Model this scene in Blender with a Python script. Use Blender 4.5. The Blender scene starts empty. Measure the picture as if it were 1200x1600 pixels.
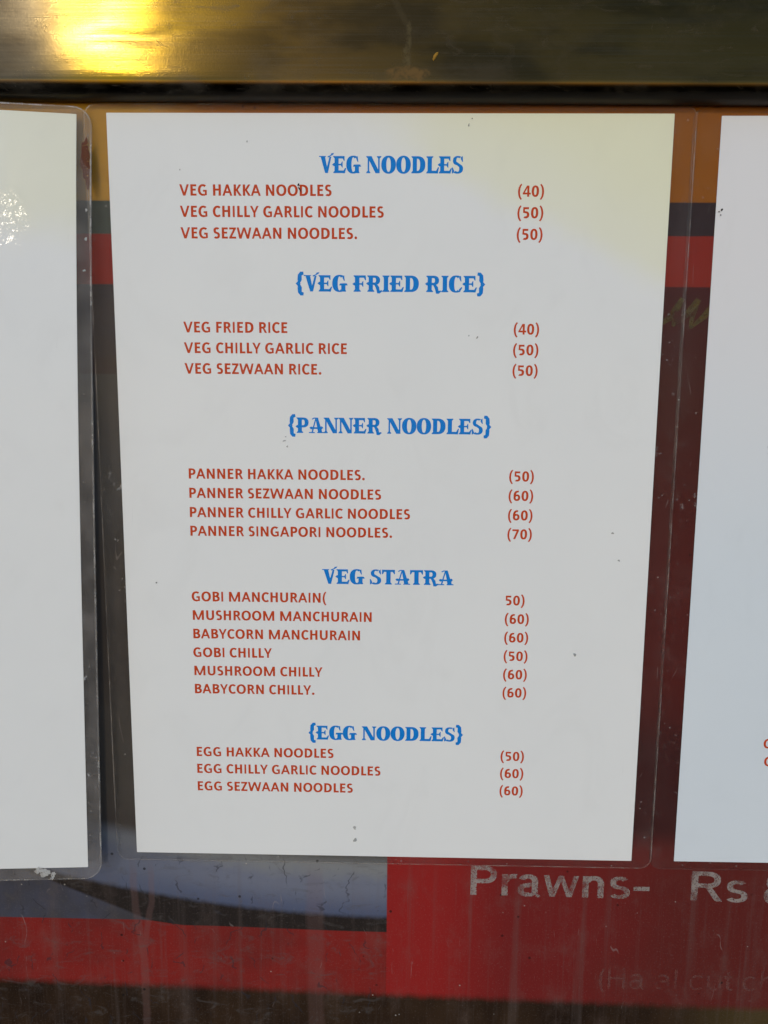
import bpy, bmesh, math, random
from mathutils import Vector, Matrix
from mathutils.geometry import delaunay_2d_cdt

random.seed(7)
S = bpy.context.scene
COL = S.collection
MM = 0.001
Z0 = 1.20            # height of the middle menu's centre above the ground

# ------------------------------------------------------------------ camera
cam_data = bpy.data.cameras.new("camera")
cam = bpy.data.objects.new("camera", cam_data)
COL.objects.link(cam)
R = Matrix(((0.9997871136636555, -0.010338469932909579, 0.017856186366164713),
            (0.019217657932031708, 0.15157205899648624, -0.9882593751415532),
            (0.0075105909024723765, 0.9883921423053766, 0.1517384725548655)))
cam.matrix_world = Matrix.Translation((5.147 * MM, -320.51 * MM, 48.47 * MM + Z0)) @ R.to_4x4()
cam_data.sensor_fit = 'VERTICAL'
cam_data.sensor_height = 24.0
cam_data.lens = 24.0 * 1270.0 / 1600.0
cam_data.clip_start = 0.01
cam_data.clip_end = 200.0
S.camera = cam

# ------------------------------------------------------------------ sky, sun, exposure
SUN_DIR = Vector((-0.302, -0.880, 0.362)).normalized()
sun_el = math.asin(SUN_DIR.z)
sun_az = math.atan2(SUN_DIR.x, SUN_DIR.y)
world = bpy.data.worlds.new("World")
S.world = world
world.use_nodes = True
wn = world.node_tree
wn.nodes.clear()
w_out = wn.nodes.new("ShaderNodeOutputWorld")
w_bg = wn.nodes.new("ShaderNodeBackground")
w_sky = wn.nodes.new("ShaderNodeTexSky")
w_sky.sky_type = 'NISHITA'
w_sky.sun_disc = False
w_sky.sun_elevation = sun_el
w_sky.sun_rotation = sun_az
w_sky.dust_density = 0.4
w_sky.ozone_density = 3.8
w_hs = wn.nodes.new("ShaderNodeHueSaturation")
w_hs.inputs["Saturation"].default_value = 1.0
w_bg.inputs["Strength"].default_value = 0.07
wn.links.new(w_sky.outputs[0], w_hs.inputs["Color"])
wn.links.new(w_hs.outputs[0], w_bg.inputs["Color"])
wn.links.new(w_bg.outputs[0], w_out.inputs["Surface"])

sun_data = bpy.data.lights.new("sun", 'SUN')
sun_data.energy = 0.35
sun_data.angle = math.radians(2.4)
sun_data.color = (1.0, 0.88, 0.68)
sun = bpy.data.objects.new("sun", sun_data)
COL.objects.link(sun)
sun.rotation_euler = SUN_DIR.to_track_quat('Z', 'Y').to_euler()
sun.location = (-1, -3, 3)

S.view_settings.view_transform = 'Standard'
S.view_settings.look = 'None'
S.view_settings.exposure = 1.40
S.view_settings.gamma = 1.0
S.cycles.max_bounces = 12
S.cycles.transparent_max_bounces = 24
S.cycles.sample_clamp_indirect = 4.0


# ------------------------------------------------------------------ shader helper
class G:
    """small helper that writes node maths"""
    def __init__(self, name):
        self.mat = bpy.data.materials.new(name)
        self.mat.use_nodes = True
        self.t = self.mat.node_tree
        self.t.nodes.clear()
        self.out = self.t.nodes.new("ShaderNodeOutputMaterial")

    def put(self, sock, v):
        if hasattr(v, "links") or isinstance(v, bpy.types.NodeSocket):
            self.t.links.new(v, sock)
        elif isinstance(v, (tuple, list)) and len(v) == 3 and sock.type == 'RGBA':
            sock.default_value = (v[0], v[1], v[2], 1)
        else:
            sock.default_value = v

    def m(self, op, a, b=None, c=None, clamp=False):
        n = self.t.nodes.new("ShaderNodeMath")
        n.operation = op
        n.use_clamp = clamp
        self.put(n.inputs[0], a)
        if b is not None: self.put(n.inputs[1], b)
        if c is not None: self.put(n.inputs[2], c)
        return n.outputs[0]

    def add(self, a, b): return self.m('ADD', a, b)
    def sub(self, a, b): return self.m('SUBTRACT', a, b)
    def mul(self, a, b): return self.m('MULTIPLY', a, b)
    def mx(self, a, b): return self.m('MAXIMUM', a, b)
    def mn(self, a, b): return self.m('MINIMUM', a, b)
    def inv(self, a): return self.m('SUBTRACT', 1.0, a)

    def ss(self, x, lo, hi, t0=0.0, t1=1.0):
        n = self.t.nodes.new("ShaderNodeMapRange")
        n.interpolation_type = 'SMOOTHSTEP'
        if lo > hi:
            lo, hi, t0, t1 = hi, lo, t1, t0
        self.put(n.inputs[0], x)
        n.inputs[1].default_value = lo; n.inputs[2].default_value = hi
        n.inputs[3].default_value = t0; n.inputs[4].default_value = t1
        return n.outputs[0]

    def band(self, x, a, b, soft):
        return self.mul(self.ss(x, a - soft, a + soft), self.ss(x, b + soft, b - soft))

    def mix(self, f, a, b, mode='MIX'):
        n = self.t.nodes.new("ShaderNodeMix")
        n.data_type = 'RGBA'
        n.blend_type = mode
        self.put(n.inputs[0], f)
        self.put(n.inputs[6], a)
        self.put(n.inputs[7], b)
        return n.outputs[2]

    def mix_val(self, f, a, b):
        return self.add(self.mul(a, self.inv(f)), self.mul(b, f))

    def coords(self, ox=0.0, oy=0.0, oz=0.0):
        """object coordinates in millimetres, shifted; returns x, y, z and the vector"""
        tc = self.t.nodes.new("ShaderNodeTexCoord")
        mp = self.t.nodes.new("ShaderNodeMapping")
        mp.inputs["Scale"].default_value = (1000, 1000, 1000)
        mp.inputs["Location"].default_value = (ox, oy, oz)
        self.t.links.new(tc.outputs["Object"], mp.inputs["Vector"])
        sp = self.t.nodes.new("ShaderNodeSeparateXYZ")
        self.t.links.new(mp.outputs[0], sp.inputs[0])
        self.v = mp.outputs[0]
        self.x, self.y, self.z = sp.outputs
        return self.x, self.y, self.z

    def scaled(self, sx, sy, sz, off=(0, 0, 0)):
        mp = self.t.nodes.new("ShaderNodeMapping")
        mp.inputs["Scale"].default_value = (sx, sy, sz)
        mp.inputs["Location"].default_value = off
        self.t.links.new(self.v, mp.inputs["Vector"])
        return mp.outputs[0]

    def noise(self, sx, sy=None, sz=None, detail=4.0, rough=0.55, off=(0, 0, 0), dist=0.0):
        """sx, sz are sizes in mm"""
        sy = sy or sx; sz = sz or sx
        n = self.t.nodes.new("ShaderNodeTexNoise")
        n.inputs["Scale"].default_value = 1.0
        n.inputs["Detail"].default_value = detail
        n.inputs["Roughness"].default_value = rough
        n.inputs["Distortion"].default_value = dist
        self.t.links.new(self.scaled(1 / sx, 1 / sy, 1 / sz, off), n.inputs["Vector"])
        return n.outputs["Fac"]

    def voro(self, s, off=(0, 0, 0), feature='F1', sz=None):
        n = self.t.nodes.new("ShaderNodeTexVoronoi")
        n.feature = feature
        n.inputs["Scale"].default_value = 1.0
        self.t.links.new(self.scaled(1 / s, 1 / s, 1 / (sz or s), off), n.inputs["Vector"])
        return n.outputs["Distance"]

    def bump(self, h, dist, strength=1.0, normal=None):
        n = self.t.nodes.new("ShaderNodeBump")
        n.inputs["Strength"].default_value = strength
        n.inputs["Distance"].default_value = dist
        self.put(n.inputs["Height"], h)
        if normal is not None: self.put(n.inputs["Normal"], normal)
        return n.outputs[0]

    def bsdf(self, color, rough=0.5, metal=0.0, normal=None, spec=0.5, aniso=None, coat=None):  # noqa
        p = self.t.nodes.new("ShaderNodeBsdfPrincipled")
        self.put(p.inputs["Base Color"], color)
        self.put(p.inputs["Roughness"], rough)
        self.put(p.inputs["Metallic"], metal)
        self.put(p.inputs["Specular IOR Level"], spec)
        if aniso is not None: self.put(p.inputs["Anisotropic"], aniso)
        if coat is not None: self.put(p.inputs["Coat Weight"], coat)
        if normal is not None: self.put(p.inputs["Normal"], normal)
        return p.outputs[0]

    def mixsh(self, f, a, b):
        n = self.t.nodes.new("ShaderNodeMixShader")
        self.put(n.inputs[0], f)
        self.t.links.new(a, n.inputs[1]); self.t.links.new(b, n.inputs[2])
        return n.outputs[0]

    def end(self, sh):
        self.t.links.new(sh, self.out.inputs["Surface"])
        return self.mat


# ------------------------------------------------------------------ object helpers
def tag(o, label, cat, group=None):
    o["label"] = label
    o["category"] = cat
    if group: o["group"] = group
    return o


def thing(name, label, cat, loc, rot=(0, 0, 0), group=None):
    o = bpy.data.objects.new(name, None)
    o.empty_display_size = 0.02
    COL.objects.link(o)
    o.location = loc
    o.rotation_euler = rot
    return tag(o, label, cat, group)


def mesh_obj(name, verts, faces, mat, parent=None, smooth=False):
    """verts in mm, local to the parent"""
    me = bpy.data.meshes.new(name)
    me.from_pydata([(x * MM, y * MM, z * MM) for x, y, z in verts], [], faces)
    me.update()
    if smooth:
        for p in me.polygons: p.use_smooth = True
    me.materials.append(mat)
    o = bpy.data.objects.new(name, me)
    COL.objects.link(o)
    if parent is not None: o.parent = parent
    return o


# ------------------------------------------------------------------ lettering: outlines drawn from strokes
def arc(cx, cy, rx, ry, a0, a1, wx, wy, n=2.25, k=22):
    """ribbon between a superellipse and its inner copy, from angle a0 to a1 (degrees)"""
    def pt(rx, ry, a):
        c, s = math.cos(a), math.sin(a)
        e = 2.0 / n
        return (cx + rx * math.copysign(abs(c) ** e, c), cy + ry * math.copysign(abs(s) ** e, s))
    out = []
    N = max(4, int(abs(a1 - a0) / 360.0 * k * 2))
    prev = None
    for i in range(N + 1):
        a = math.radians(a0 + (a1 - a0) * i / N)
        cur = (pt(rx, ry, a), pt(rx - wx, ry - wy, a))
        if prev: out.append([prev[0], cur[0], cur[1], prev[1]])
        prev = cur
    return out


def box(x0, y0, x1, y1): return [[(x0, y0), (x1, y0), (x1, y1), (x0, y1)]]
def poly(*p): return [list(p)]


def stroke(pts, w):
    """polyline with a width at each point"""
    out = []
    if not isinstance(w, (list, tuple)): w = [w] * len(pts)
    L = []
    for i, (x, y) in enumerate(pts):
        x0, y0 = pts[max(i - 1, 0)]; x1, y1 = pts[min(i + 1, len(pts) - 1)]
        dx, dy = x1 - x0, y1 - y0
        d = math.hypot(dx, dy) or 1
        nx, ny = -dy / d * w[i] / 2, dx / d * w[i] / 2
        L.append(((x + nx, y + ny), (x - nx, y - ny)))
    for a, b in zip(L, L[1:]): out.append([a[0], b[0], b[1], a[1]])
    return out


W, H = 0.222, 0.180      # stem and bar of the bold sans


def sans():
    g = {}
    s, h = W, H
    g['A'] = (.941, poly((.01, 0), (.205, 0), (.575, 1), (.365, 1)) + poly((.93, 0), (.735, 0), (.365, 1), (.575, 1)) + box(.2, .235, .74, .235 + h * .95))
    g['B'] = (.871, box(.12, 0, .12 + s, 1) + box(.2, 1 - h, .5, 1) + box(.2, .45, .52, .45 + h * .9) + box(.2, 0, .52, h)
              + arc(.46, .745, .31, .255, -90, 90, s * .95, h) + arc(.48, .285, .345, .285, -90, 90, s, h))
    g['C'] = (.821, arc(.5, .5, .44, .515, 48, 312, s * 1.05, h, 2.1))
    g['D'] = (.978, box(.12, 0, .12 + s, 1) + box(.2, 1 - h, .42, 1) + box(.2, 0, .42, h) + arc(.38, .5, .53, .5, -90, 90, s * 1.08, h, 2.4))
    g['E'] = (.758, box(.12, 0, .12 + s, 1) + box(.2, 1 - h, .675, 1) + box(.2, .445, .62, .445 + h * .95) + box(.2, 0, .68, h))
    g['F'] = (.713, box(.12, 0, .12 + s, 1) + box(.2, 1 - h, .66, 1) + box(.2, .42, .62, .42 + h * .95))
    g['G'] = (.989, arc(.52, .5, .46, .515, 50, 290, s * 1.05, h, 2.1) + box(.70, .04, .88, .52) + box(.54, .52 - h * .95, .88, .52) + stroke([(.64, .065), (.79, .12)], .15))
    g['H'] = (.98, box(.12, 0, .12 + s, 1) + box(.86 - s, 0, .86, 1) + box(.2, .45, .8, .45 + h))
    g['I'] = (.415, box(.115, 0, .3, 1))
    g['K'] = (.849, box(.12, 0, .12 + s, 1) + poly((.29, .50), (.61, 1), (.83, 1), (.49, .5)) + poly((.29, .52), (.49, .55), (.86, 0), (.63, 0)))
    g['L'] = (.657, box(.12, 0, .12 + s, 1) + box(.2, 0, .64, h * 1.04))
    g['M'] = (1.357, box(.12, 0, .12 + s * .95, 1) + box(1.237 - s * .95, 0, 1.237, 1) + poly((.13, 1), (.36, 1), (.76, 0), (.59, 0)) + poly((1.227, 1), (1.0, 1), (.59, 0), (.76, 0)))
    g['N'] = (1.023, box(.12, 0, .12 + s * .94, 1) + box(.903 - s * .94, 0, .903, 1) + poly((.13, 1), (.34, 1), (.89, 0), (.68, 0)))
    g['O'] = (1.05, arc(.525, .5, .472, .515, 0, 360, s * 1.06, h, 2.15, 30))
    g['P'] = (.826, box(.12, 0, .12 + s, 1) + box(.2, 1 - h, .46, 1) + box(.2, .355, .46, .355 + h) + arc(.43, .678, .355, .322, -90, 90, s, h))
    g['R'] = (.874, box(.12, 0, .12 + s, 1) + box(.2, 1 - h, .46, 1) + box(.2, .40, .46, .40 + h) + arc(.42, .70, .345, .30, -90, 90, s, h)
              + poly((.40, .48), (.56, .50), (.68, .34), (.86, 0), (.65, 0), (.51, .30)))
    g['S'] = (.734, arc(.385, .72, .305, .293, 38, 270, s * .98, h) + arc(.36, .285, .32, .298, 90, -140, s * .98, h))
    g['T'] = (.769, box(.29, 0, .48, 1) + box(.02, 1 - h, .75, 1))
    g['U'] = (1.014, box(.11, .35, .11 + s, 1) + box(.904 - s, .35, .904, 1) + arc(.507, .38, .397, .395, 180, 360, s, h))
    g['V'] = (.918, poly((.01, 1), (.215, 1), (.56, 0), (.35, 0)) + poly((.908, 1), (.71, 1), (.36, 0), (.565, 0)))
    g['W'] = (1.407, poly((.02, 1), (.215, 1), (.46, 0), (.25, 0)) + poly((.25, 0), (.46, 0), (.80, 1), (.615, 1)) + poly((.615, 1), (.80, 1), (1.155, 0), (.945, 0)) + poly((.945, 0), (1.155, 0), (1.39, 1), (1.2, 1)))
    g['Y'] = (.807, poly((0, 1), (.205, 1), (.495, .38), (.31, .38)) + poly((.807, 1), (.61, 1), (.31, .38), (.495, .38)) + box(.31, 0, .495, .42))
    g['Z'] = (.742, box(.06, 1 - h, .69, 1) + box(.05, 0, .70, h) + poly((.05, .1), (.47, .9), (.69, .9), (.27, .1)))
    g['.'] = (.415, arc(.205, .115, .125, .125, 0, 360, .1249, .1249, 2.2, 12))
    g['('] = (.484, stroke([(.40, 1.10), (.29, .96), (.215, .78), (.18, .58), (.17, .43), (.18, .28), (.215, .08), (.29, -.10), (.40, -.24)], [.13, .15, .17, .18, .185, .18, .17, .15, .13]))
    g[')'] = (.484, [[(.484 - u, v) for u, v in q] for q in g['('][1]])
    g['0'] = (.787, arc(.394, .49, .335, .505, 0, 360, s * .98, h * .95, 2.3, 30))
    g['4'] = (.787, box(.44, 0, .625, .98) + box(.03, .20, .765, .20 + h * .9) + poly((.03, .30), (.03, .22), (.18, .30), (.47, .82), (.47, .98), (.40, .98)))
    g['5'] = (.787, box(.12, .98 - h, .65, .98) + box(.12, .47, .28, .98) + arc(.36, .305, .335, .315, 122, -125, s, h * .98)
              + poly((.12, .47), (.28, .47), (.36, .62), (.20, .60)))
    g['6'] = (.787, arc(.40, .31, .325, .32, 0, 360, s * .95, h * .95, 2.2, 30) + arc(.48, .50, .405, .50, 75, 200, s * .98, h))
    g['7'] = (.787, box(.07, .98 - h, .71, .98) + poly((.16, 0), (.365, 0), (.71, .84), (.71, .98), (.52, .90)))
    g[' '] = (.351, [])
    return g


def serif():
    """bold display capitals with wedge serifs and spurs on the mid bars"""
    g = {}
    t, n = .335, .145
    def stem(x0, x1, y0=0., y1=1., l=.09, r=.09, both=True):
        q = poly((x0, y0), (x1, y0), (x1, y1), (x0, y1))
        q += poly((x0 - l, y0), (x1 + r, y0), (x1 + r * .8, y0 + .06), (x1 - .02, y0 + .17), (x0 + .02, y0 + .17), (x0 - l * .8, y0 + .06))
        if both: q += poly((x0 - l, y1), (x1 + r, y1), (x1 + r * .8, y1 - .06), (x1 - .02, y1 - .15), (x0 + .02, y1 - .15), (x0 - l * .8, y1 - .06))
        return q
    def spur(x, y):     # the pointed bar that pokes out left of a stem
        return poly((x - .16, y - .0), (x - .04, y + .10), (x + .14, y + .06), (x + .14, y - .06), (x - .04, y - .10))
    Ebody = (stem(.14, .40, r=0) + box(.3, 1 - n, .74, 1) + poly((.60, 1), (.78, 1.0), (.79, .72), (.74, .72), (.66, .87))
             + box(.3, 0, .76, n + .01) + poly((.58, 0), (.80, -.01), (.89, .30), (.82, .30), (.70, .13))
             + spur(.14, .5) + box(.3, .455, .60, .545) + poly((.52, .5), (.62, .68), (.66, .68), (.66, .33), (.62, .33)))
    g['E'] = (.90, Ebody)
    g['F'] = (.86, stem(.14, .42) + box(.3, 1 - n, .76, 1) + poly((.60, 1), (.80, 1.0), (.83, .70), (.77, .70), (.68, .87)) + spur(.14, .47)
              + box(.3, .43, .58, .52) + poly((.52, .47), (.62, .65), (.66, .65), (.66, .30), (.62, .30)))
    g['V'] = (.90, poly((.10, 1), (.39, 1), (.56, .18), (.50, 0), (.40, 0)) + poly((0, 1), (.46, 1), (.44, .94), (.02, .94)) + poly((.42, 0), (.58, 0), (.80, .96), (.68, .96))
              + poly((.58, .90), (.92, 1.08), (.98, 1.20), (.90, 1.16), (.82, 1.17), (.74, 1.05), (.56, .98)))
    g['G'] = (.95, arc(.48, .5, .45, .525, 55, 305, t, .10, 2.3, 26) + poly((.66, .96), (.76, 1.0), (.80, .66), (.75, .66), (.66, .84)) + stem(.58, .84, 0, .46, .02, .04, False)
              + poly((.46, .38), (.98, .38), (.93, .50), (.80, .52), (.50, .50)))
    g['N'] = (1.0, stem(.12, .22, l=.10, r=.08) + poly((.05, 1), (.37, 1), (.88, .05), (.88, 0), (.62, 0), (.16, .85)) + poly((.70, 1), (1.0, 1), (.98, .94), (.89, .86), (.89, 0), (.79, 0), (.79, .86), (.72, .94)))
    g['O'] = (.99, arc(.495, .5, .47, .53, 0, 360, t * .98, .11, 2.15, 34))
    g['D'] = (.98, stem(.13, .40, r=0) + box(.3, 1 - n, .5, 1) + box(.3, 0, .5, n) + arc(.44, .5, .50, .5, -90, 90, t, n, 2.3))
    g['L'] = (.84, stem(.14, .41) + box(.3, 0, .74, n + .01) + poly((.56, 0), (.80, -.01), (.87, .36), (.80, .36), (.68, .14)))
    g['S'] = (.80, arc(.40, .75, .32, .27, 50, 262, .22, .10) + arc(.38, .27, .36, .285, 90, -140, .25, .11)
              + poly((.16, .62), (.30, .70), (.70, .44), (.60, .28), (.44, .40)) + poly((.60, .95), (.70, 1.02), (.73, .68), (.68, .68), (.58, .84))
              + poly((.02, .36), (.07, .36), (.18, .14), (.10, 0), (.03, 0)))
    g['R'] = (1.0, stem(.16, .42) + box(.3, 1 - n, .56, 1) + box(.3, .42, .54, .42 + n) + arc(.52, .71, .34, .29, -90, 90, .25, n) + spur(.16, .5)
              + poly((.46, .48), (.64, .50), (.80, .30), (.84, .08), (.98, .10), (1.0, .03), (.84, -.10), (.68, -.09), (.64, .10), (.56, .32)))
    g['I'] = (.50, stem(.12, .39))
    g['C'] = (.90, arc(.48, .5, .45, .525, 55, 305, t, .10, 2.3, 26) + poly((.66, .96), (.76, 1.0), (.80, .66), (.75, .66), (.66, .84)) + poly((.64, .02), (.70, .0), (.86, .28), (.80, .32), (.66, .18)))
    g['P'] = (.90, stem(.16, .42) + box(.3, 1 - n, .56, 1) + box(.3, .36, .54, .36 + n) + arc(.50, .68, .36, .32, -90, 90, .26, n) + spur(.16, .42))
    g['A'] = (.98, poly((.43, 1.0), (.60, 1.0), (.90, 0), (.61, 0)) + poly((.50, .94), (.44, 1.0), (.16, 0), (.26, 0)) + poly((0, 0), (.40, 0), (.38, .07), (.02, .07))
              + poly((.54, 0), (.99, 0), (.97, .07), (.56, .07)) + box(.26, .27, .68, .38) + poly((.20, .92), (.34, 1.0), (.60, 1.0), (.60, .93), (.36, .93), (.24, .86))
              + poly((.04, .34), (.14, .42), (.34, .38), (.34, .27), (.14, .24)) + poly((.74, .42), (.86, .44), (.94, .35), (.86, .24), (.76, .26)))
    g['T'] = (.86, stem(.29, .57) + box(.06, 1 - n, .80, 1) + poly((.02, 1), (.26, 1), (.16, .86), (.08, .70), (.02, .70)) + poly((.84, 1), (.60, 1), (.70, .86), (.78, .70), (.84, .70)))
    g['{'] = (.56, stroke([(.52, 1.12), (.38, 1.10), (.29, 1.0), (.28, .72), (.23, .56), (.05, .48)], [.18, .24, .24, .27, .18, .03])
              + stroke([(.52, -.16), (.38, -.14), (.29, -.04), (.28, .24), (.23, .40), (.05, .48)], [.18, .24, .24, .27, .18, .03]) + poly((.2, .40), (.36, .48), (.2, .56)))
    g['}'] = (.56, [[(.56 - x, y) for x, y in q] for q in g['{'][1]])
    g[' '] = (.40, [])
    return g


def grotesque(s=.180, h=.150):
    """plain signwriter's sans used on the banner; cap height 1"""
    g = {}
    g['P'] = (.93, box(.10, 0, .10 + s, 1) + box(.2, 1 - h, .5, 1) + box(.2, .40, .5, .40 + h) + arc(.5, .70, .37, .30, -90, 90, s, h))
    g['R'] = (1.01, box(.10, 0, .10 + s, 1) + box(.2, 1 - h, .54, 1) + box(.2, .44, .54, .44 + h) + arc(.54, .72, .37, .28, -90, 90, s, h) + poly((.48, .48), (.66, .48), (.98, 0), (.78, 0)))
    g['r'] = (.50, box(.09, 0, .09 + s, .73) + arc(.46, .40, .30, .345, 75, 165, .14, h))
    g['a'] = (.80, arc(.37, .50, .29, .245, 0, 160, s, h) + box(.66 - s, .1, .66, .52) + arc(.34, .21, .28, .225, 60, 300, s, h * .9) + box(.36, .345, .58, .455)
              + box(.36, -.01, .50, .10) + stroke([(.48, .05), (.58, .16)], .12) + stroke([(.585, .12), (.66, .02), (.72, .0)], .1))
    g['w'] = (1.08, poly((.02, .73), (.18, .73), (.36, 0), (.21, 0)) + poly((.21, 0), (.36, 0), (.60, .73), (.47, .73)) + poly((.47, .73), (.60, .73), (.86, 0), (.71, 0)) + poly((.71, 0), (.86, 0), (1.06, .73), (.91, .73)))
    g['n'] = (.82, box(.09, 0, .09 + s, .73) + box(.72 - s, 0, .72, .48) + arc(.42, .46, .30, .285, 0, 160, s, h))
    g['s'] = (.74, arc(.36, .53, .28, .215, 35, 270, s * .95, .12) + arc(.36, .205, .31, .215, 90, -148, s * .95, .12))
    g['-'] = (.56, box(.03, .28, .50, .42))
    g['8'] = (.82, arc(.41, .73, .28, .27, 0, 360, s, h * .9) + arc(.41, .27, .33, .29, 0, 360, s, h * .9))
    g['H'] = (.98, box(.10, 0, .10 + s, 1) + box(.86 - s, 0, .86, 1) + box(.2, .46, .8, .46 + h))
    g['l'] = (.34, box(.10, 0, .10 + s, 1))
    g['c'] = (.74, arc(.39, .365, .33, .38, 45, 315, s, h))
    g['u'] = (.82, box(.09, .25, .09 + s, .73) + box(.72 - s, 0, .72, .73) + arc(.40, .28, .31, .29, 180, 350, s, h))
    g['t'] = (.42, box(.13, .12, .13 + s, .94) + box(.02, .60, .38, .73) + arc(.37, .18, .24, .19, 180, 285, s, h))
    g['h'] = (.82, box(.09, 0, .09 + s, 1) + box(.72 - s, 0, .72, .48) + arc(.42, .46, .30, .285, 0, 160, s, h))
    g['('] = (.42, arc(.62, .38, .50, .78, 130, 230, .14, .02, 2.0))
    g[' '] = (.38, [])
    return g


SANS, SERIF, GROT, THIN = sans(), serif(), grotesque(), grotesque(.115, .10)
_cache = {}


def glyph_mesh(font, ch):
    key = (id(font), ch)
    if key not in _cache:
        polys = font[ch][1]
        V, F = [], []
        for q in polys:
            area = sum(q[i][0] * q[(i + 1) % len(q)][1] - q[(i + 1) % len(q)][0] * q[i][1] for i in range(len(q)))
            if area < 0: q = q[::-1]
            b = len(V)
            V += [Vector(p) for p in q]
            F.append(list(range(b, b + len(q))))
        if F:
            r = delaunay_2d_cdt(V, [], F, 1, 1e-4)
            _cache[key] = ([(v.x, v.y) for v in r[0]], [tuple(f) for f, o in zip(r[2], r[5]) if len(o)])
        else:
            _cache[key] = ([], [])
    return _cache[key]


def text_mesh(name, text, font, cap, x, z, y, mat, parent, width=None, track=0.0, bend=None, slant=0.0, dz=0.0, adv_over=None):
    """flat lettering facing -Y; x, z is the left end of the base line, cap the capital height, all mm"""
    total = sum(font[c][0] + track for c in text)
    kx = (width / (total * cap)) if width else 1.0
    V, F = [], []
    cx = 0.0
    for c in text:
        gv, gf = glyph_mesh(font, c)
        b = len(V)
        for (u, v) in gv:
            px = x + (cx + u + v * slant) * cap * kx
            pz = z + v * cap + dz * (cx + u) * cap * kx
            yy = y + (bend(px, pz) if bend else 0.0)
            V.append((px, yy, pz))
        for f in gf:
            F.append(tuple(b + i for i in f))       # counter-clockwise in (x, z) faces -Y
        cx += font[c][0] + track
    return mesh_obj(name, V, F, mat, parent)


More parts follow.
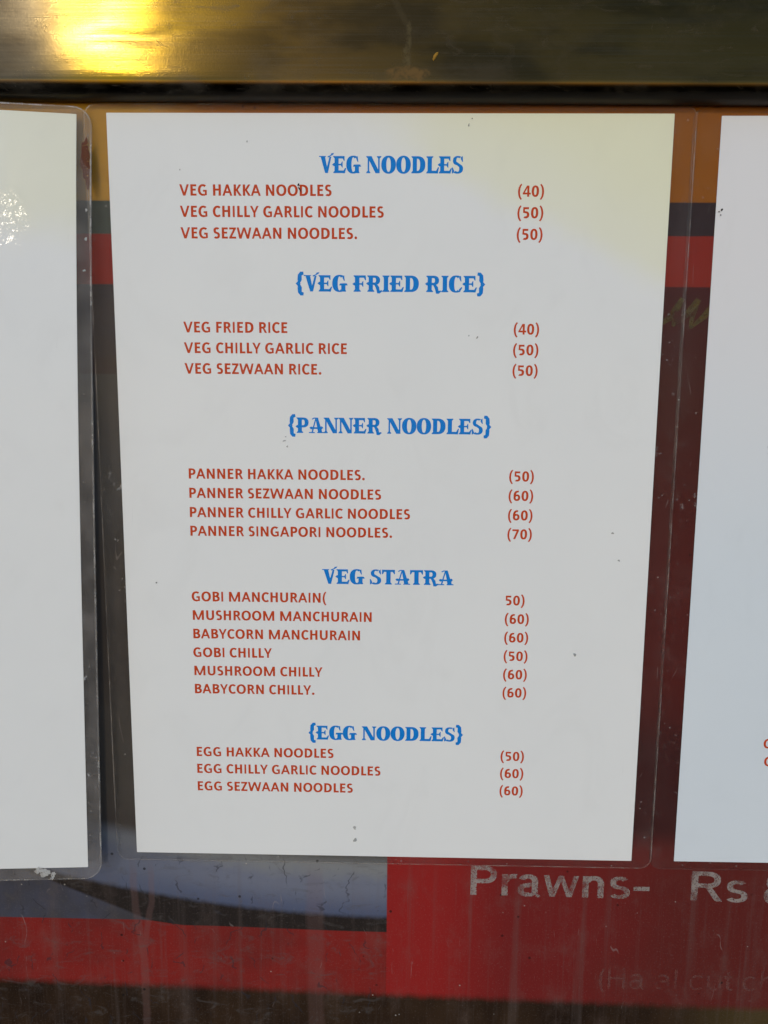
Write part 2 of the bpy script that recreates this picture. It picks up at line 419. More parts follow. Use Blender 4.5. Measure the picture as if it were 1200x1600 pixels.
# ------------------------------------------------------------------ materials
def mat_steel():
    g = G("grimy_brushed_steel")
    x, y, z = g.coords(0, 0, 150)
    brush = g.noise(60, 60, .35, 3, .6)
    brush2 = g.noise(14, 14, .22, 2, .6, (3, 0, 7))
    cloud = g.noise(34, 34, 20, 5, .6, (5, 1, 2))
    cloud2 = g.noise(70, 70, 26, 4, .55, (1, 4, 8))
    grain = g.noise(.55, .55, .45, 2, .7)
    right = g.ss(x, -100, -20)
    base = g.mix(right, (.085, .055, .0050), (.068, .037, .0095))  # dark tone replaces dark reflected surroundings; gold on the left tints the glare
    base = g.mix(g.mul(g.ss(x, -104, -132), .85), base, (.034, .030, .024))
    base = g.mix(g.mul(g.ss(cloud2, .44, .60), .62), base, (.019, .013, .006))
    base = g.mix(g.mul(g.ss(brush, .45, .75), .22), base, (.085, .066, .04))
    # film of grease and dust that is not metal
    dusty = g.mul(g.ss(cloud, .48, .78), .38)
    low = g.mul(g.band(z, 154, 164, 3.0), g.ss(g.noise(26, 26, 9, 4, .6, (2, 2, 9)), .38, .72))
    low = g.mul(low, g.ss(x, 120, 30, .35, .75))
    left = g.mul(g.ss(x, -108, -136), g.ss(cloud, .30, .62))
    d1 = g.mx(dusty, g.mul(low, .55))
    d1 = g.mx(d1, g.mul(left, .34))
    spk = g.mul(g.ss(g.voro(9, (1, 2, 3)), .05, .025), g.ss(g.noise(20, off=(9, 3, 1)), .5, .6))
    d1 = g.mx(d1, g.mul(spk, .6))
    # smudges and wiped arcs
    wv = g.t.nodes.new("ShaderNodeTexWave")
    wv.inputs["Scale"].default_value = .02; wv.inputs["Distortion"].default_value = 16; wv.inputs["Detail"].default_value = 4
    g.t.links.new(g.scaled(.6, 1, 1.6, (13, 3, 3)), wv.inputs["Vector"])
    arcs = g.mul(g.ss(wv.outputs["Fac"], .90, 1.0), g.ss(g.noise(24, off=(4, 9, 4)), .48, .62))
    d1 = g.mx(d1, g.mul(arcs, .16))
    smear = g.mul(g.ss(g.noise(15, 15, 5, 6, .72, (2, 7, 1), 1.2), .54, .70), .40)
    d1 = g.mx(d1, smear)
    tick = g.mul(g.ss(g.noise(.8, .8, 7, 2, .5, (5, 5, 5), .6), .72, .78), g.ss(g.noise(18, off=(3, 3, 7)), .54, .62))
    d1 = g.mx(d1, g.mul(tick, .55))
    dust_c = g.mix(g.ss(x, -90, 10), (.115, .098, .078), (.058, .043, .023))
    # dried runnel and the pool at its foot
    wob = g.mul(g.sub(g.noise(9, off=(4, 4, 4)), .5), 4.0)
    run = g.mul(g.ss(g.m('ABSOLUTE', g.sub(g.add(x, g.mul(wob, .45)), 6.6)), 2.1, .7), g.band(z, 160, 177, 1.4))
    run = g.mul(run, g.ss(g.noise(2.2, off=(7, 2, 1)), .30, .60))
    run_up = g.mul(g.ss(g.m('ABSOLUTE', g.sub(g.sub(x, 6.2), g.mul(g.sub(z, 176), -.55))), 1.9, .6), g.band(z, 175, 190, 1.4))
    px_ = g.m('DIVIDE', g.sub(x, 6.8), 9.5); pz_ = g.m('DIVIDE', g.sub(z, 159.4), 3.1)
    pr = g.add(g.add(g.mul(px_, px_), g.mul(pz_, pz_)), g.mul(g.sub(g.noise(4.5, off=(3, 3, 3)), .5), 1.3))
    pool = g.ss(pr, 1.15, .25)
    stain = g.mx(g.mx(g.mul(run, .50), g.mul(run_up, .22)), g.mul(g.mul(pool, g.ss(g.noise(3, off=(6, 6, 1)), .25, .6)), .72))
    col = g.mix(g.ss(pool, 0, .6), (.115, .085, .032), (.150, .080, .020))
    bh = g.add(g.mul(brush, .22), g.add(g.mul(brush2, .12), g.mul(grain, .24)))
    nrm = g.bump(bh, .00006, .55)
    rough = g.add(.075, g.mul(cloud, .06))
    metal = g.mixsh(.15, g.bsdf(base, rough, 1.0, nrm, .5), g.bsdf(base, g.add(rough, .16), 1.0, nrm, .5))
    dirt = g.bsdf(g.mix(g.mn(g.mul(stain, 1.6), 1.0), dust_c, col), .75, 0.0, g.bump(cloud, .0003, .4), .25)
    # rolled edge below: shade of its underside painted nearly black
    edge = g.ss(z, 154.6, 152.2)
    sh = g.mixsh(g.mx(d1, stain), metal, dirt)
    underside_shade = g.bsdf((.012, .010, .008), .55, 0.0, None, .3)
    return g.end(g.mixsh(g.mul(edge, .85), sh, underside_shade))


def mat_banner():
    g = G("weathered_banner_print")
    x, y, z = g.coords(0, 0, -300)
    wob = g.mul(g.sub(g.noise(30, off=(2, 0, 0)), .5), .6)
    zz = g.add(z, wob)
    # plain red field, brighter to the lower left
    n1 = g.noise(40, 40, 28, 4, .55)
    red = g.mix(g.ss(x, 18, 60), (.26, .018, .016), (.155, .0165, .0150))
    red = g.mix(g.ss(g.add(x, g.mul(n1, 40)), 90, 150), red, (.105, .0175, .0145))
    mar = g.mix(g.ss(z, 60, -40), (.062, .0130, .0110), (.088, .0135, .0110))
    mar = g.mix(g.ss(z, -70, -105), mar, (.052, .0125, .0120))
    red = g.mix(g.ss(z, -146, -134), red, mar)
    # printed picture, left of x = 1.8: grey vertical column and a blue plate
    pic = g.mix(g.ss(z, 52.5, 53.2), (.088, .092, .096), (.060, .038, .042))
    pic = g.mix(g.ss(g.add(z, g.mul(n1, 30)), 20, -10), pic, (.066, .056, .048))
    pic = g.mix(g.ss(g.add(z, g.mul(n1, 20)), -80, -60, 0, .6), pic, (.048, .038, .033))
    pic = g.mix(g.ss(g.add(z, g.mul(n1, 10)), -118, -132, 0, .6), pic, (.055, .044, .040))
    # blue plate above a dark curved line
    lin = g.m('ABSOLUTE', g.sub(g.m('MULTIPLY_ADD', x, .0075, .97), 0))
    # top of the dark curve: z = -176.6 - a*(x+30)^2 style fall towards the left
    dx = g.sub(x, 6.0)
    ctop = g.add(-177.9, g.mul(g.mul(dx, dx), .00085))
    cbot_l = g.add(-181.3, g.mul(g.sub(x, -101), -.42))
    cbot = g.mix_val(g.ss(x, -101.5, -100.5), cbot_l, -230.0)
    jag = g.mul(g.sub(g.noise(3.0, off=(8, 1, 4)), .5), 1.6)
    above = g.sub(z, ctop)
    blue = g.mix(g.ss(above, 0, 14), (.080, .094, .150), (.150, .158, .200))
    blue = g.mix(g.ss(g.add(above, g.mul(g.noise(11, off=(1, 1, 1)), 10)), 20, 28), blue, (.200, .200, .200))
    blue = g.mix(g.mul(g.ss(x, -60, -110), .5), blue, (.10, .11, .15))
    pic = g.mix(g.ss(above, 31, 23), pic, blue)
    pic = g.mix(g.ss(g.add(above, jag), 1.6, -1.6), pic, (.022, .017, .015))
    lowpl = g.mix(g.ss(g.noise(34, off=(5, 6, 2)), .35, .65), (.060, .062, .088), (.050, .047, .052))
    pic = g.mix(g.ss(g.sub(z, cbot), .8, -.8), pic, lowpl)
    # picture's lower border and red field under it
    zb = g.add(z, g.add(g.mul(g.ss(x, -106, -84), 2.3), g.mul(g.ss(x, -84, 2), 1.4)))
    inpic = g.mul(g.ss(zb, -181.5, -180.9), g.ss(x, 2.1, 1.6))
    red2 = g.mix(g.ss(n1, .35, .7), (.205, .0185, .0150), (.150, .0185, .0155))
    fieldl = g.mix(g.ss(x, 1.6, 2.1), red2, red)
    colr = g.mix(inpic, fieldl, pic)
    # bottom dark strip with a soft uneven edge
    dark = g.mix(g.ss(g.noise(30, 30, 60, 4, .6, (3, 9, 1)), .35, .7), (.017, .0095, .006), (.036, .020, .011))
    dark = g.mix(g.ss(x, 120, 165), dark, (.060, .040, .016))
    ed = g.add(g.add(z, g.mul(g.add(x, 168), .0215)), g.mul(g.sub(g.noise(5, 5, 9, 5, .7, (1, 5, 5)), .5), 3.6))
    colr = g.mix(g.ss(ed, -209.0, -213.8), colr, dark)
    # the three bands at the top
    colr = g.mix(g.ss(zz, 86.6, 87.3), colr, (.235, .0195, .0095))
    left_hz = g.ss(x, -60, -100)  # bands paler on the left: haze and warm reflection painted into the print
    colr = g.mix(g.mul(g.ss(zz, 105.3, 105.9), 1.0), colr, g.mix(left_hz, (.034, .0185, .0185), (.060, .064, .048)))
    gold = g.mix(left_hz, (.30, .092, .003), (.50, .26, .030))
    gold = g.mix(g.mul(g.noise(8, 8, 3, 3), .35), gold, (.17, .052, .006))
    colr = g.mix(g.ss(zz, 117.4, 118.0), colr, gold)
    # weathering: rain streaks, dust film, flecks, scratches
    st = g.noise(5.0, 5.0, 160, 5, .62, (1, 2, 3))
    st2 = g.noise(2.0, 2.0, 90, 3, .6, (6, 2, 3))
    lowz = g.ss(z, -140, -170, .06, 1.0)
    streak = g.mul(g.mul(g.ss(st, .50, .72), .24), lowz)
    streak = g.add(streak, g.mul(g.mul(g.ss(st2, .55, .75), .13), lowz))
    colr = g.mix(streak, colr, (.115, .088, .078))
    # two clear dried dribbles on the lower left
    dr1 = g.ss(g.m('ABSOLUTE', g.add(g.sub(g.add(x, g.mul(g.ss(z, -166, -205), -3.2)), -107.5), g.mul(g.sub(g.noise(12, off=(4, 1, 2)), .5), 2.5))), 2.2, .9)
    dr2 = g.ss(g.m('ABSOLUTE', g.add(g.sub(g.add(x, g.mul(g.ss(z, -166, -203), 4.5)), -100.0), g.mul(g.sub(g.noise(12, off=(7, 1, 2)), .5), 2.0))), 1.8, .8)
    dr3 = g.ss(g.m('ABSOLUTE', g.add(g.sub(x, -29.0), g.mul(g.sub(g.noise(14, off=(2, 8, 2)), .5), 2.5))), 4.6, 2.6)
    drs = g.mul(g.mx(g.mx(dr1, dr2), g.mul(dr3, .75)), g.mul(g.ss(z, -150, -163), .24))
    colr = g.mix(drs, colr, (.17, .095, .085))
    dustn = g.noise(14, 14, 22, 6, .7, (4, 8, 8))
    colr = g.mix(g.mul(g.ss(dustn, .48, .75), g.mul(lowz, .22)), colr, (.14, .10, .085))
    grit = g.noise(.8, .8, .8, 2, .7, (4, 0, 8))
    colr = g.mix(g.mul(g.ss(grit, .56, .74), g.mul(lowz, .16)), colr, (.22, .18, .16))
    fl = g.mul(g.ss(g.voro(7.0, (2, 2, 2)), .065, .03), g.ss(g.noise(13, off=(1, 9, 1)), .47, .55))
    colr = g.mix(g.mul(fl, .75), colr, (.38, .34, .30))
    fl2 = g.mul(g.ss(g.voro(9.0, (7, 5, 2)), .09, .04), g.ss(g.noise(17, off=(5, 9, 1)), .45, .55))
    colr = g.mix(g.mul(fl2, .8), colr, (.012, .009, .008))
    cr = g.t.nodes.new("ShaderNodeTexWave")
    cr.inputs["Scale"].default_value = .035; cr.inputs["Distortion"].default_value = 22; cr.inputs["Detail"].default_value = 3
    g.t.links.new(g.scaled(1, 1, .35, (3, 3, 3)), cr.inputs["Vector"])
    sc = g.mul(g.ss(cr.outputs["Fac"], .994, .9996), g.ss(g.noise(15, off=(9, 9, 4)), .58, .66))
    colr = g.mix(g.mul(sc, .28), colr, (.30, .24, .22))
    # dark hairs, wiped arcs and smudges on the picture at the lower left
    cr2 = g.t.nodes.new("ShaderNodeTexWave")
    cr2.inputs["Scale"].default_value = .045; cr2.inputs["Distortion"].default_value = 14; cr2.inputs["Detail"].default_value = 4
    g.t.links.new(g.scaled(.7, 1, 1.0, (33, 3, 13)), cr2.inputs["Vector"])
    hair = g.mul(g.ss(cr2.outputs["Fac"], .975, .998), g.ss(g.noise(9, off=(2, 6, 4)), .50, .60))
    hair = g.mul(hair, g.mul(g.ss(z, -149, -154), g.ss(x, 4, 0)))
    colr = g.mix(g.mul(hair, .55), colr, (.028, .026, .030))
    sm2 = g.mul(g.ss(g.noise(10, 10, 5, 5, .7, (3, 3, 9), 1.0), .52, .70), g.mul(g.ss(z, -147, -153), g.ss(x, 5, 1)))
    colr = g.mix(g.mul(sm2, .38), colr, (.085, .075, .070))
    nrm = g.bump(g.add(g.mul(grit, .4), g.mul(dustn, 1.0)), .00015, .5)
    return g.end(g.bsdf(colr, g.add(.50, g.mul(dustn, .3)), 0, nrm, .03))


def mat_paper(name, kind):
    g = G(name)
    x, y, z = g.coords(0, 0, -148.5)
    n = g.noise(60, off=(1, 2, 3)); f = g.noise(1.3, 1.3, 2.0, 3, .6)
    c = g.mix(g.ss(n, .3, .7), (.805, .798, .778), (.788, .783, .768))
    c = g.mix(g.mul(f, .05), c, (.6, .6, .58))
    w = g.mul(g.sub(g.noise(28, off=(6, 1, 3), detail=3), .5), 16)
    if kind == 'mid':
        d = g.add(g.add(g.sub(z, 129), g.mul(g.sub(x, 18), .50)), w)
        s = g.mul(g.ss(d, -7, 10), g.ss(g.add(x, w), -22, 26))
        s = g.mul(s, g.ss(d, 0, 46, .62, 1.0))
        s = g.mul(s, .66)
        c = g.mix(s, c, (.80, .770, .47))
    elif kind == 'left':
        s = g.mul(g.ss(g.add(x, g.mul(w, .5)), 60, 84), g.ss(g.add(z, w), 96, 118))
        c = g.mix(g.mul(s, .55), c, (.80, .775, .56))
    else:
        c = g.mix(1.0, c, (.875, .935, 1.0), 'MULTIPLY')  # cool cast of the sky multiplied into the white paper colour
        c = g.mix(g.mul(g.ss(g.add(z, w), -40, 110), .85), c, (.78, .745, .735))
    # faint grey smudges under the film
    sm = g.mul(g.ss(g.noise(17, 17, 24, 4, .6, (8, 8, 1)), .60, .80), .16)
    c = g.mix(sm, c, (.62, .61, .58))
    return g.end(g.bsdf(c, .62, 0, None, .08))


def mat_film(name, haze_margin, seed, bumpy=.35, wavy=.00035, milky=(.46, .42, .38), hw=(105.0, 148.5)):
    """clear laminate: transparent, glossy, milky where no paper is sealed in"""
    g = G(name)
    x, y, z = g.coords(0, 0, -148.5)
    ax = g.sub(g.m('ABSOLUTE', x), hw[0]); az = g.sub(g.m('ABSOLUTE', z), hw[1])
    edge = g.mx(ax, az)
    margin = g.ss(edge, -.3, .4)
    rim = g.ss(edge, 3.0, 7.5)
    n = g.noise(11, 11, 15, 5, .65, (seed, 1, 2)); n2 = g.noise(2.6, 2.6, 3.2, 4, .7, (seed, 5, 2)); big = g.noise(60, off=(seed, 7, 7))
    hz = g.mul(margin, g.add(haze_margin, g.mul(g.sub(n, .5), haze_margin * 3.0)))
    sp = g.mul(g.ss(g.voro(3.6, (seed, 3, 3)), .16, .05), g.ss(g.noise(14, off=(seed, 2, 9)), .50, .62))
    hz = g.add(hz, g.mul(g.mul(sp, margin), .30))
    hz = g.add(hz, g.mul(g.mul(rim, g.ss(n2, .5, .7)), .025))
    sc = g.noise(.9, .9, 26, 2, .5, (seed, 4, 1), 1.0)
    scr = g.mul(g.ss(sc, .735, .80), g.ss(g.noise(22, off=(seed, 9, 9)), .52, .66))
    # thumb smears: whitish crust in the margin here and there
    crust = g.mul(g.mul(margin, g.ss(n2, .56, .72)), g.ss(g.noise(24, 24, 30, 3, .5, (seed, 1, 8)), .60, .70))
    hz = g.add(hz, g.mul(crust, .45))
    hz = g.add(hz, g.add(.003, g.add(g.mul(scr, .10), g.mul(g.ss(g.noise(30, 30, 44, 6, .68, (seed, 8, 8), 1.5), .48, .75), .022))))
    hz = g.m('MINIMUM', g.m('MAXIMUM', hz, 0.0), .9)
    tr = g.t.nodes.new("ShaderNodeBsdfTransparent")
    tr.inputs[0].default_value = (.965, .965, .96, 1)
    df = g.t.nodes.new("ShaderNodeBsdfDiffuse")
    g.put(df.inputs[0], g.mix(crust, milky, (.62, .62, .62)))
    body = g.mixsh(hz, tr.outputs[0], df.outputs[0])
    gf = .08
    if name == "laminate_left":
        wr = g.ss(g.add(g.add(g.mul(g.m('POWER', g.m('ABSOLUTE', g.sub(x, 79)), 2.0), .9), g.m('POWER', g.sub(z, 107), 2.0)), g.mul(g.noise(7, off=(1, 1, 9)), 130)), 260, 90)
        bumpy = g.add(.25, g.mul(wr, 9.0))
        gf = g.add(.08, g.mul(wr, .15))
    hgt = g.add(g.mul(g.noise(26, off=(seed, 3, 1), detail=2), 1.0), g.add(g.mul(g.noise(5.5, off=(seed, 6, 1), detail=2), g.mul(bumpy, .10)), g.mul(g.noise(1.2, off=(seed, 6, 3), detail=1), g.mul(bumpy, .014))))
    nrm = g.bump(hgt, wavy, 1.0)
    gl = g.t.nodes.new("ShaderNodeBsdfGlossy")
    gl.inputs["Roughness"].default_value = .10
    g.put(gl.inputs["Normal"], nrm)
    fr = g.t.nodes.new("ShaderNodeFresnel")
    fr.inputs[0].default_value = 1.46
    g.put(fr.inputs["Normal"], nrm)
    return g.end(g.mixsh(g.mul(fr.outputs[0], gf), body, gl.outputs[0]))


def mat_rim(name, c, alpha):
    g = G(name)
    x, y, z = g.coords()
    tr = g.t.nodes.new("ShaderNodeBsdfTransparent")
    a = g.mul(g.ss(g.noise(9, 9, 13, 5, .7), .40, .64), alpha * 1.15)
    a = g.add(a, alpha * .14)
    return g.end(g.mixsh(a, tr.outputs[0], g.bsdf(c, .3, 0, None, .6)))


def mat_plain(name, c, rough=.6, n=.12, scale=1.2):
    g = G(name)
    g.coords()
    d = tuple(v * (1 - n * 2.2) for v in c)
    return g.end(g.bsdf(g.mix(g.noise(scale, detail=3), d, c), rough, 0, None, .04))


def mat_worn(name, c, worn, thr, width, alpha=1.0, sc=2.0):
    """print that has flaked: transparent where it is gone"""
    g = G(name)
    x, y, z = g.coords(0, 0, 0)
    a = g.noise(sc * 2.0, sc * 2.0, sc * 2.6, 6, .75, (3, 1, 4))
    b = g.noise(sc * 7, detail=3, off=(8, 1, 4))
    keep = g.ss(g.add(a, g.mul(g.sub(b, .5), .8)), thr, thr + width)
    k2 = g.ss(g.noise(.9, detail=2, off=(1, 1, 7)), .30, .42)
    tr = g.t.nodes.new("ShaderNodeBsdfTransparent")
    col = g.mix(g.noise(3.5, detail=4, off=(4, 4, 1)), worn, c)
    return g.end(g.mixsh(g.mul(g.mul(keep, k2), alpha), tr.outputs[0], g.bsdf(col, .7, 0, None, .2)))


M_STEEL = mat_steel()
M_BANNER = mat_banner()
M_BLUE = mat_plain("blue_toner", (.008, .235, .720), .5)
M_RED = mat_plain("red_toner", (.62, .070, .016), .5)
M_BLACK = mat_plain("dark_grime", (.045, .035, .028), .8)
M_GREY = mat_worn("grey_grime", (.36, .35, .31), (.25, .24, .21), .18, .25, .55, 1.5)
M_SMEAR = mat_worn("pale_smear", (.60, .60, .58), (.40, .38, .36), .15, .25, .75, 1.5)
M_SAUCE = mat_worn("dried_sauce", (.120, .036, .016), (.085, .024, .012), .12, .10, .93, 2.2)
M_CRUMB = mat_plain("yellow_crumb", (.42, .22, .035), .5, .2, .6)
M_BACK = mat_plain("galvanised_back", (.2, .2, .2), .5)
M_CHALK = mat_worn("flaking_white_print", (.40, .35, .33), (.27, .22, .18), .24, .42, .74, 2.2)
M_FAINT = mat_worn("faint_white_print", (.30, .20, .18), (.22, .13, .11), .30, .32, .19, 1.5)
M_SCRIPT = mat_worn("olive_script_print", (.115, .075, .010), (.080, .045, .010), .25, .30, .85, 3.0)

# ------------------------------------------------------------------ banner board behind everything
board = thing("banner_board", "weathered red banner board behind the menus with white Prawns lettering", "sign board",
              (0, 0, Z0 - .300))


def slab(name, x0, x1, y0, y1, z0, z1, mat, parent, bev=0.6):
    bm = bmesh.new()
    r = bmesh.ops.create_cube(bm, size=1.0)
    for v in bm.verts:
        v.co = Vector((x0 + (x1 - x0) * (v.co.x + .5), y0 + (y1 - y0) * (v.co.y + .5), z0 + (z1 - z0) * (v.co.z + .5))) * MM
    bmesh.ops.bevel(bm, geom=list(bm.edges), offset=bev * MM, segments=2, affect='EDGES')
    me = bpy.data.meshes.new(name)
    bm.to_mesh(me); bm.free()
    me.materials.append(mat)
    o = bpy.data.objects.new(name, me)
    COL.objects.link(o)
    o.parent = parent
    return o


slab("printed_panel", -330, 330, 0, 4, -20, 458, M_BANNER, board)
# board-local z = page z + 300
text_mesh("printed_lettering", "Prawns-", GROT, 13.6, 36.2, 133.6, -.06, M_CHALK, board, width=78.5, dz=-.008)
text_mesh("printed_lettering", "Rs", GROT, 13.5, 130.0, 133.0, -.06, M_CHALK, board, width=26.6, dz=-.03)
text_mesh("printed_lettering", "8", GROT, 13.5, 161.2, 132.0, -.06, M_CHALK, board, width=12)
text_mesh("printed_lettering", "(Ha al cut ch", THIN, 9.6, 93.2, 90.4, -.06, M_FAINT, board, width=78.0)
# the stray olive brush script between the middle and right menus
sv, sf = [], []
for pts, w in (([(103.5, 372.0), (108, 375.5), (112.5, 382.8)], [.6, 2.6, 1.8]), ([(112.5, 382.8), (110.4, 378), (109.4, 372.4)], [1.6, 2.2, 1.2]),
               ([(109.4, 372.4), (114, 376.4), (118.6, 382.4)], [.6, 2.4, 2.2]), ([(118.6, 382.4), (116.6, 376.5), (116.0, 371.6)], [1.8, 2.2, 1.0]), ([(116, 371.6), (121, 376), (126, 383)], [.8, 2.4, 1.8])):
    for q in stroke(pts, w):
        b = len(sv)
        k = .001 * len(sf)
        sv += [(a, -.05 - k, c) for a, c in q]
        sf.append((b, b + 3, b + 2, b + 1))
mesh_obj("printed_script", sv, sf, M_SCRIPT, board)


# ------------------------------------------------------------------ stainless steel fascia above
fascia = thing("steel_fascia", "grimy brushed steel counter edge above the menus with a golden glare on its left", "counter edge", (0, 0, Z0 + .150))
prof = []   # (y, z) in page mm, from the top of the face down round the rolled edge and back
for z in list(range(300, 186, -6)) + list(range(186, 160, -1)): prof.append((-9.0, float(z)))
yc, zc, r = -3.2, 158.6, 5.8
for i in range(0, 15):
    a = math.radians(180 + 110 * i / 14)
    prof.append((yc + r * math.cos(a), zc + r * math.sin(a) * 1.12))
prof += [(.6, 153.4), (.9, 156.5)]
NX = 150
fv, ff = [], []
X0, X1 = -330.0, 330.0
for j, (py, pz) in enumerate(prof):
    for i in range(NX + 1):
        x = X0 + (X1 - X0) * i / NX
        amp = min(1.0, max(0.0, (pz - 158) / 12.0))
        d = (.10 * math.sin(x / 23.0 + pz / 31.0) + .06 * math.sin(x / 9.7 + 1.3 - pz / 15.0) + .05 * math.sin(pz / 5.2 + x / 40.0)) * amp
        if -140 < x < -40: d += .10 * math.exp(-((pz - 171.5 - .09 * (x + 95) - 1.2 * math.sin(x / 6.0)) / 2.4) ** 2) * math.exp(-((x + 95) / 22.0) ** 2)
        sag = -.0042 * (x + 145) if pz < 170 else 0.0
        fv.append((x, py + d, pz - 150 + sag * (1 if pz < 166 else .5)))
for j in range(len(prof) - 1):
    for i in range(NX):
        a = j * (NX + 1) + i
        ff.append((a, a + NX + 1, a + NX + 2, a + 1))
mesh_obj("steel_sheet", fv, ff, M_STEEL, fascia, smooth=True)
slab("backing_bar", -329, 329, -2.5, 1.0, 10, 149, M_BACK, fascia)


def blob(name, cx, cy, cz, rx, rz, ry, mat, parent=None, seed=0, rot=0.0, rough=.25, n=24):
    """little raised irregular patch lying on a vertical surface, bulging towards -Y"""
    rnd = random.Random(seed)
    k1, k2, k3 = rnd.random() * 6, rnd.random() * 6, rnd.random() * 6
    V = [(cx, cy - ry, cz)]
    for ring, (q, hh) in enumerate(((.55, .75), (.88, .35), (1.0, 0.0))):
        for i in range(n):
            a = 2 * math.pi * i / n
            w = 1 + rough * (.5 * math.sin(2 * a + k1) + .35 * math.sin(3 * a + k2) + .3 * math.sin(7 * a + k3))
            u, v = rx * q * w * math.cos(a), rz * q * w * math.sin(a)
            V.append((cx + u * math.cos(rot) - v * math.sin(rot), cy - ry * hh, cz + u * math.sin(rot) + v * math.cos(rot)))
    F = [(0, 1 + i, 1 + (i + 1) % n) for i in range(n)]
    for rg in (0, 1):
        for i in range(n):
            a, b = 1 + rg * n + i, 1 + rg * n + (i + 1) % n
            F.append((a, a + n, b + n, b))
    return mesh_obj(name, V, F, mat, parent, smooth=True)


crumb = blob("food_crumb", 0, 0, 0, 1.5, .65, .5, M_CRUMB, None, 3, math.radians(58), .2)
crumb.location = (16.6 * MM, -9.1 * MM, Z0 + .1653)
tag(crumb, "tiny yellow crumb stuck to the dark steel edge right of the brown dribble", "crumb")


# ------------------------------------------------------------------ laminated menus
def rounded(x0, x1, z0, z1, r, n=7):
    P = []
    for cx, cz, a0 in ((x1 - r, z1 - r, 0), (x0 + r, z1 - r, 90), (x0 + r, z0 + r, 180), (x1 - r, z0 + r, 270)):
        for i in range(n + 1):
            a = math.radians(a0 + 90 * i / n)
            P.append((cx + r * math.cos(a), cz + r * math.sin(a)))
    return P


def outline_grid(x0, x1, z0, z1, r, step):
    """triangulated rounded rectangle with inner points so that it can bend"""
    P = rounded(x0, x1, z0, z1, r)
    # densify the straight sides
    Q = []
    for i, a in enumerate(P):
        b = P[(i + 1) % len(P)]
        L = math.hypot(b[0] - a[0], b[1] - a[1]); k = max(1, int(L / step))
        for t in range(k): Q.append((a[0] + (b[0] - a[0]) * t / k, a[1] + (b[1] - a[1]) * t / k))
    V = [Vector(q) for q in Q]
    nb = len(V)
    xs = x0 + step * .7
    while xs < x1 - step * .4:
        zs = z0 + step * .7
        while zs < z1 - step * .4:
            V.append(Vector((xs, zs)))
            zs += step
        xs += step
    r_ = delaunay_2d_cdt(V, [], [list(range(nb))], 1, 1e-5)
    return [(v.x, v.y) for v in r_[0]], [tuple(f) for f in r_[2]], Q


def sheet(name, x0, x1, z0, z1, r, yb, yf, mat, parent, bend, step=12.0):
    """thin solid sheet between y = yb (back) and yf (front), following bend(x, z)"""
    V2, F2, Q = outline_grid(x0, x1, z0, z1, r, step)
    n = len(V2)
    V = [(x, yf + bend(x, z), z) for x, z in V2] + [(x, yb + bend(x, z), z) for x, z in V2]
    F = [f for f in F2] + [tuple(i + n for i in reversed(f)) for f in F2]
    cnt = {}
    for f in F2:
        for a, b in zip(f, f[1:] + f[:1]): cnt[(a, b)] = 1
    for (a, b) in cnt:
        if (b, a) not in cnt: F.append((b, a, a + n, b + n))
    return mesh_obj(name, V, F, mat, parent), Q


def rim_strip(name, Q, w, y, mat, parent, bend, zc):
    """thin pale welded rim that follows the outline just inside the film's edge"""
    V, F = [], []
    n = len(Q)
    for i, (x, z) in enumerate(Q):
        a, b = Q[i - 1], Q[(i + 1) % n]
        dx, dz = b[0] - a[0], b[1] - a[1]
        L = math.hypot(dx, dz) or 1
        nx, nz = -dz / L, dx / L           # inward for a counter-clockwise outline
        V.append((x, y + .25 + bend(x, z), z))
        V.append((x + nx * w * .35, y + bend(x, z), z + nz * w * .35))
        V.append((x + nx * w, y + .02 + bend(x, z), z + nz * w))
    for i in range(n):
        a, b = 3 * i, 3 * ((i + 1) % n)
        F.append((a, b, b + 1, a + 1)); F.append((a + 1, b + 1, b + 2, a + 2))
    return mesh_obj(name, V, F, mat, parent, smooth=True)


def menu(label, loc, rot, m_paper, m_film, m_rim, film, bend, radius=5.0):
    t = thing("laminated_menu", label, "menu", loc, rot, "laminated menu sheets in a row")
    p, _ = sheet("paper", -105, 105, 0, 297, .25, .14, .04, m_paper, t, bend)
    x0, x1, z0, z1 = film
    f, Q = sheet("laminate_film", x0, x1, z0, z1, radius, .42, -.30, m_film, t, bend)
    rim_strip("sealed_edge", Q, .55, -.36, m_rim, t, bend, 148.5)
    return t, p, f


def flat(x, z): return 0.0
def mid_bend(x, z): return -.25 * math.sin(z / 47.0) * (x / 105.0) ** 2 * .6


M_FILM_M = mat_film("laminate_middle", .010, 2.0)
M_FILM_L = mat_film("laminate_left", .125, 5.0, 2.2, .0006, (.40, .36, .33))
M_FILM_R = mat_film("laminate_right", .005, 9.0)
M_RIM = mat_rim("welded_film_edge", (.42, .36, .31), .34)
M_RIM_R = mat_rim("welded_film_edge_right", (.40, .34, .30), .10)
M_RIM_L = mat_rim("welded_film_edge_left", (.56, .52, .47), .42)

mid, mpaper, mfilm = menu("middle laminated menu, seen whole, with blue headings and red price list", (0, -1.6 * MM, Z0 - .1485), (0, 0, 0),
                          mat_paper("paper_middle", 'mid'), M_FILM_M, M_RIM, (-113.6, 113.3, -3.4, 300.3), mid_bend)

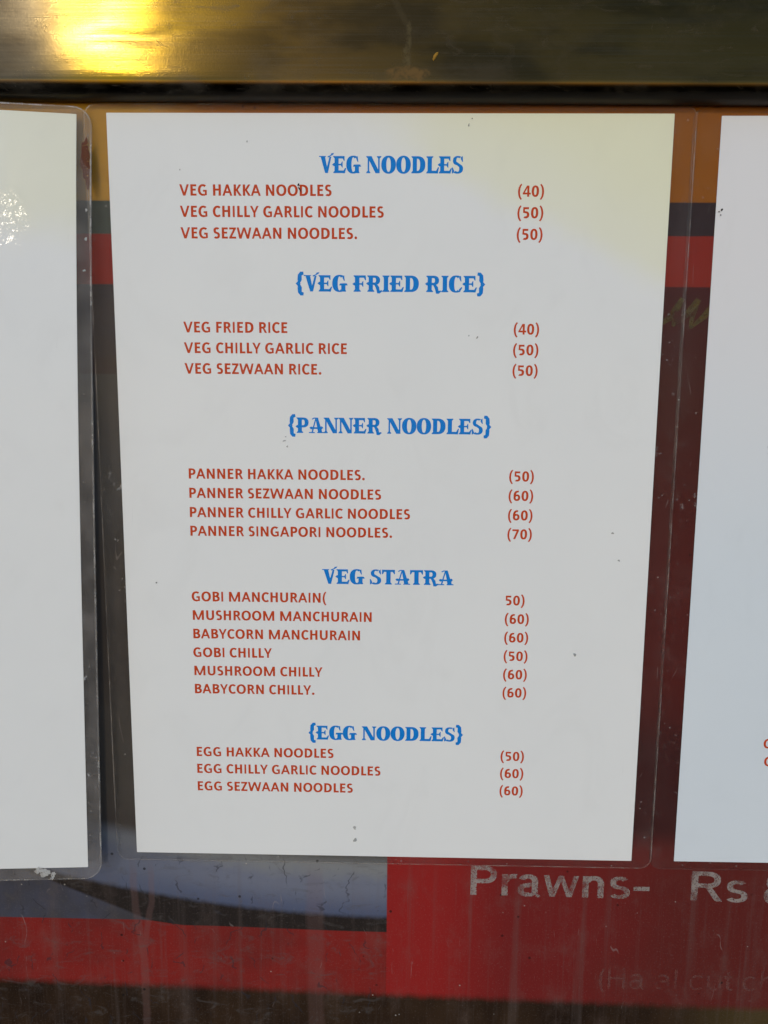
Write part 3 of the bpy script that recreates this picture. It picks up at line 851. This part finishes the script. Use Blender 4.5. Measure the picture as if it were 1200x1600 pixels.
EM = 6.31
CAP = EM * .644
HB = 148.5
LX = -78.3 - .02
yt = .015           # lettering sits between the paper and the front film
lines = [("VEG HAKKA NOODLES", 119.2), ("VEG CHILLY GARLIC NOODLES", 111.5), ("VEG SEZWAAN NOODLES.", 103.7), ("VEG FRIED RICE", 68.8),
         ("VEG CHILLY GARLIC RICE", 61.0), ("VEG SEZWAAN RICE.", 53.1), ("PANNER HAKKA NOODLES.", 12.1), ("PANNER SEZWAAN NOODLES", 4.4),
         ("PANNER CHILLY GARLIC NOODLES", -3.35), ("PANNER SINGAPORI NOODLES.", -10.9), ("GOBI MANCHURAIN(", -37.9), ("MUSHROOM MANCHURAIN", -45.7),
         ("BABYCORN MANCHURAIN", -53.5), ("GOBI CHILLY", -61.4), ("MUSHROOM CHILLY", -69.2), ("BABYCORN CHILLY.", -77.0),
         ("EGG HAKKA NOODLES", -104.5), ("EGG CHILLY GARLIC NOODLES", -112.0), ("EGG SEZWAAN NOODLES", -119.8)]
for txt, z in lines:
    text_mesh("printed_line", txt, SANS, CAP, LX - .25, z + HB, yt, M_RED, mpaper, bend=mid_bend)
prices = [("(40)", 119.2), ("(50)", 111.5), ("(50)", 103.7), ("(40)", 68.8), ("(50)", 61.0), ("(50)", 53.2), ("(50)", 12.2), ("(60)", 4.5), ("(60)", -3.3), ("(70)", -10.9),
          ("50)", -38.0), ("(60)", -45.7), ("(60)", -53.5), ("(50)", -61.3), ("(60)", -69.1), ("(60)", -76.9), ("(50)", -104.5), ("(60)", -112.1), ("(60)", -119.8)]
for txt, z in prices:
    text_mesh("printed_price", txt, SANS, CAP, 48.2, z + HB, yt, M_RED, mpaper, bend=mid_bend)
heads = [("VEG NOODLES", -25.9, 28.0, 127.4), ("{VEG FRIED RICE}", -35.2, 37.2, 84.4), ("{PANNER NOODLES}", -38.7, 41.0, 30.5), ("VEG STATRA", -25.4, 27.3, -30.0), ("{EGG NOODLES}", -31.5, 32.8, -96.4)]
for txt, x0, x1, z in heads:
    text_mesh("printed_heading", txt, SERIF, 6.05, x0, z + HB, yt, M_BLUE, mpaper, width=x1 - x0, track=-.035, bend=mid_bend)

# small marks on the middle film (page mm)
for i, (x, z, rx, rz, mt) in enumerate([(29.6, 144.3, .45, .65, M_GREY), (30.8, 146.6, .25, .25, M_BLACK), (-33.2, 121.6, .35, 1.1, M_BLACK), (-33.6, 123.2, .7, .35, M_BLACK),
                                        (34.6, 67.6, .8, .3, M_GREY), (31.4, 68.2, .3, .3, M_GREY), (-40.0, 27.4, .35, .8, M_GREY), (-38.8, 25.2, .5, .4, M_GREY), (-39.4, 29.0, .3, .3, M_GREY),
                                        (77.2, -58.2, .9, .8, M_GREY), (-12.0, -135.4, .9, 1.0, M_GREY), (-11.8, -141.0, 1.0, 1.1, M_GREY), (-52.6, 138.4, .4, .5, M_GREY), (93.0, -19.0, .5, .6, M_GREY),
                                        (90.0, -8.0, .5, .7, M_GREY), (-92.4, -30.3, .35, .35, M_BLACK), (-78.0, 128.4, .35, .3, M_GREY)]):
    blob("grime_speck", x, -.37 + mid_bend(x, z + HB), z + HB, rx * .75, rz * .75, .05, mt, mfilm, 20 + i, .3 * i, .35, 28)

# right menu, lying flat beside it; only its left strip is in view
right, rpaper, rfilm = menu("nearly blank white laminated menu right of the printed one, cool sky light put into its paper colour", (228.2 * MM, -0.6 * MM, Z0 - .1487), (0, math.radians(-.12), 0),
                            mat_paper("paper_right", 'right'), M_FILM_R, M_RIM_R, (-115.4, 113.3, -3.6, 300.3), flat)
for ch, x, z in (("C", -71.6, 51.1), ("C", -70.8, 43.3), ("S", -79.3, 172.5)):
    text_mesh("printed_line", ch, SANS, CAP, x, z, yt, M_RED if ch == 'C' else M_GREY, rpaper)
for i, (x, z, rx) in enumerate([(-105.6, 263.6, .35), (-103.9, 263.2, .25), (-102.9, 263.9, .4), (-103.2, 262.0, .25)]):
    blob("grime_speck", x, -.31, z, rx, rx, .05, M_BLACK, rfilm, 50 + i, 0, .35, 24)

# left menu: bows outwards towards its foot, laps over the middle menu's film
def left_bend(x, z):
    s = max(0.0, 300 - z)
    return -8.6 * (1 - math.exp(-s / 95.0)) / (1 - math.exp(-300 / 95.0)) - .9 * (1 - (x / 113.0) ** 2) * math.sin(min(1, s / 200.0) * math.pi * .5) + .09 * (x - 105)


top_r = Vector((-115.5, 147.2)); bot_r = Vector((-122.2, -149.4))
ax_ = math.atan2(top_r.x - bot_r.x, top_r.y - bot_r.y)      # lean of the right-hand edge
# local right edge runs (105,0)-(105,297)
ox = bot_r.x - 105 * math.cos(ax_)
oz = bot_r.y + 105 * math.sin(ax_)
left, lpaper, lfilm = menu("blank laminated menu left of the printed one, brown stain on its milky film edge", (ox * MM, -3.0 * MM, Z0 + oz * MM), (0, ax_, 0),
                           mat_paper("paper_left", 'left'), M_FILM_L, M_RIM_L, (-113.0, 110.6, -5.2, 299.8), left_bend, 7.0)
blob("dried_sauce_spot", 108.6, -.37 + left_bend(108.6, 281), 279.5, 1.9, 7.6, .12, M_SAUCE, lfilm, 5, math.radians(0), .35, 40)
for i, (x, z, rx, rz) in enumerate([(88.0, -2.0, 2.4, 1.5), (85.5, -.8, 1.5, 1.6), (91.0, -3.2, 1.6, 1.0), (108.6, 252.0, .5, .6), (108.0, 240.5, .4, .5), (108.8, 262.5, .4, .5)]):
    blob("dried_smear", x, -.33 + left_bend(x, z), z, rx, rz, .08, M_SMEAR, lfilm, 70 + i, .5 * i, .5, 28)
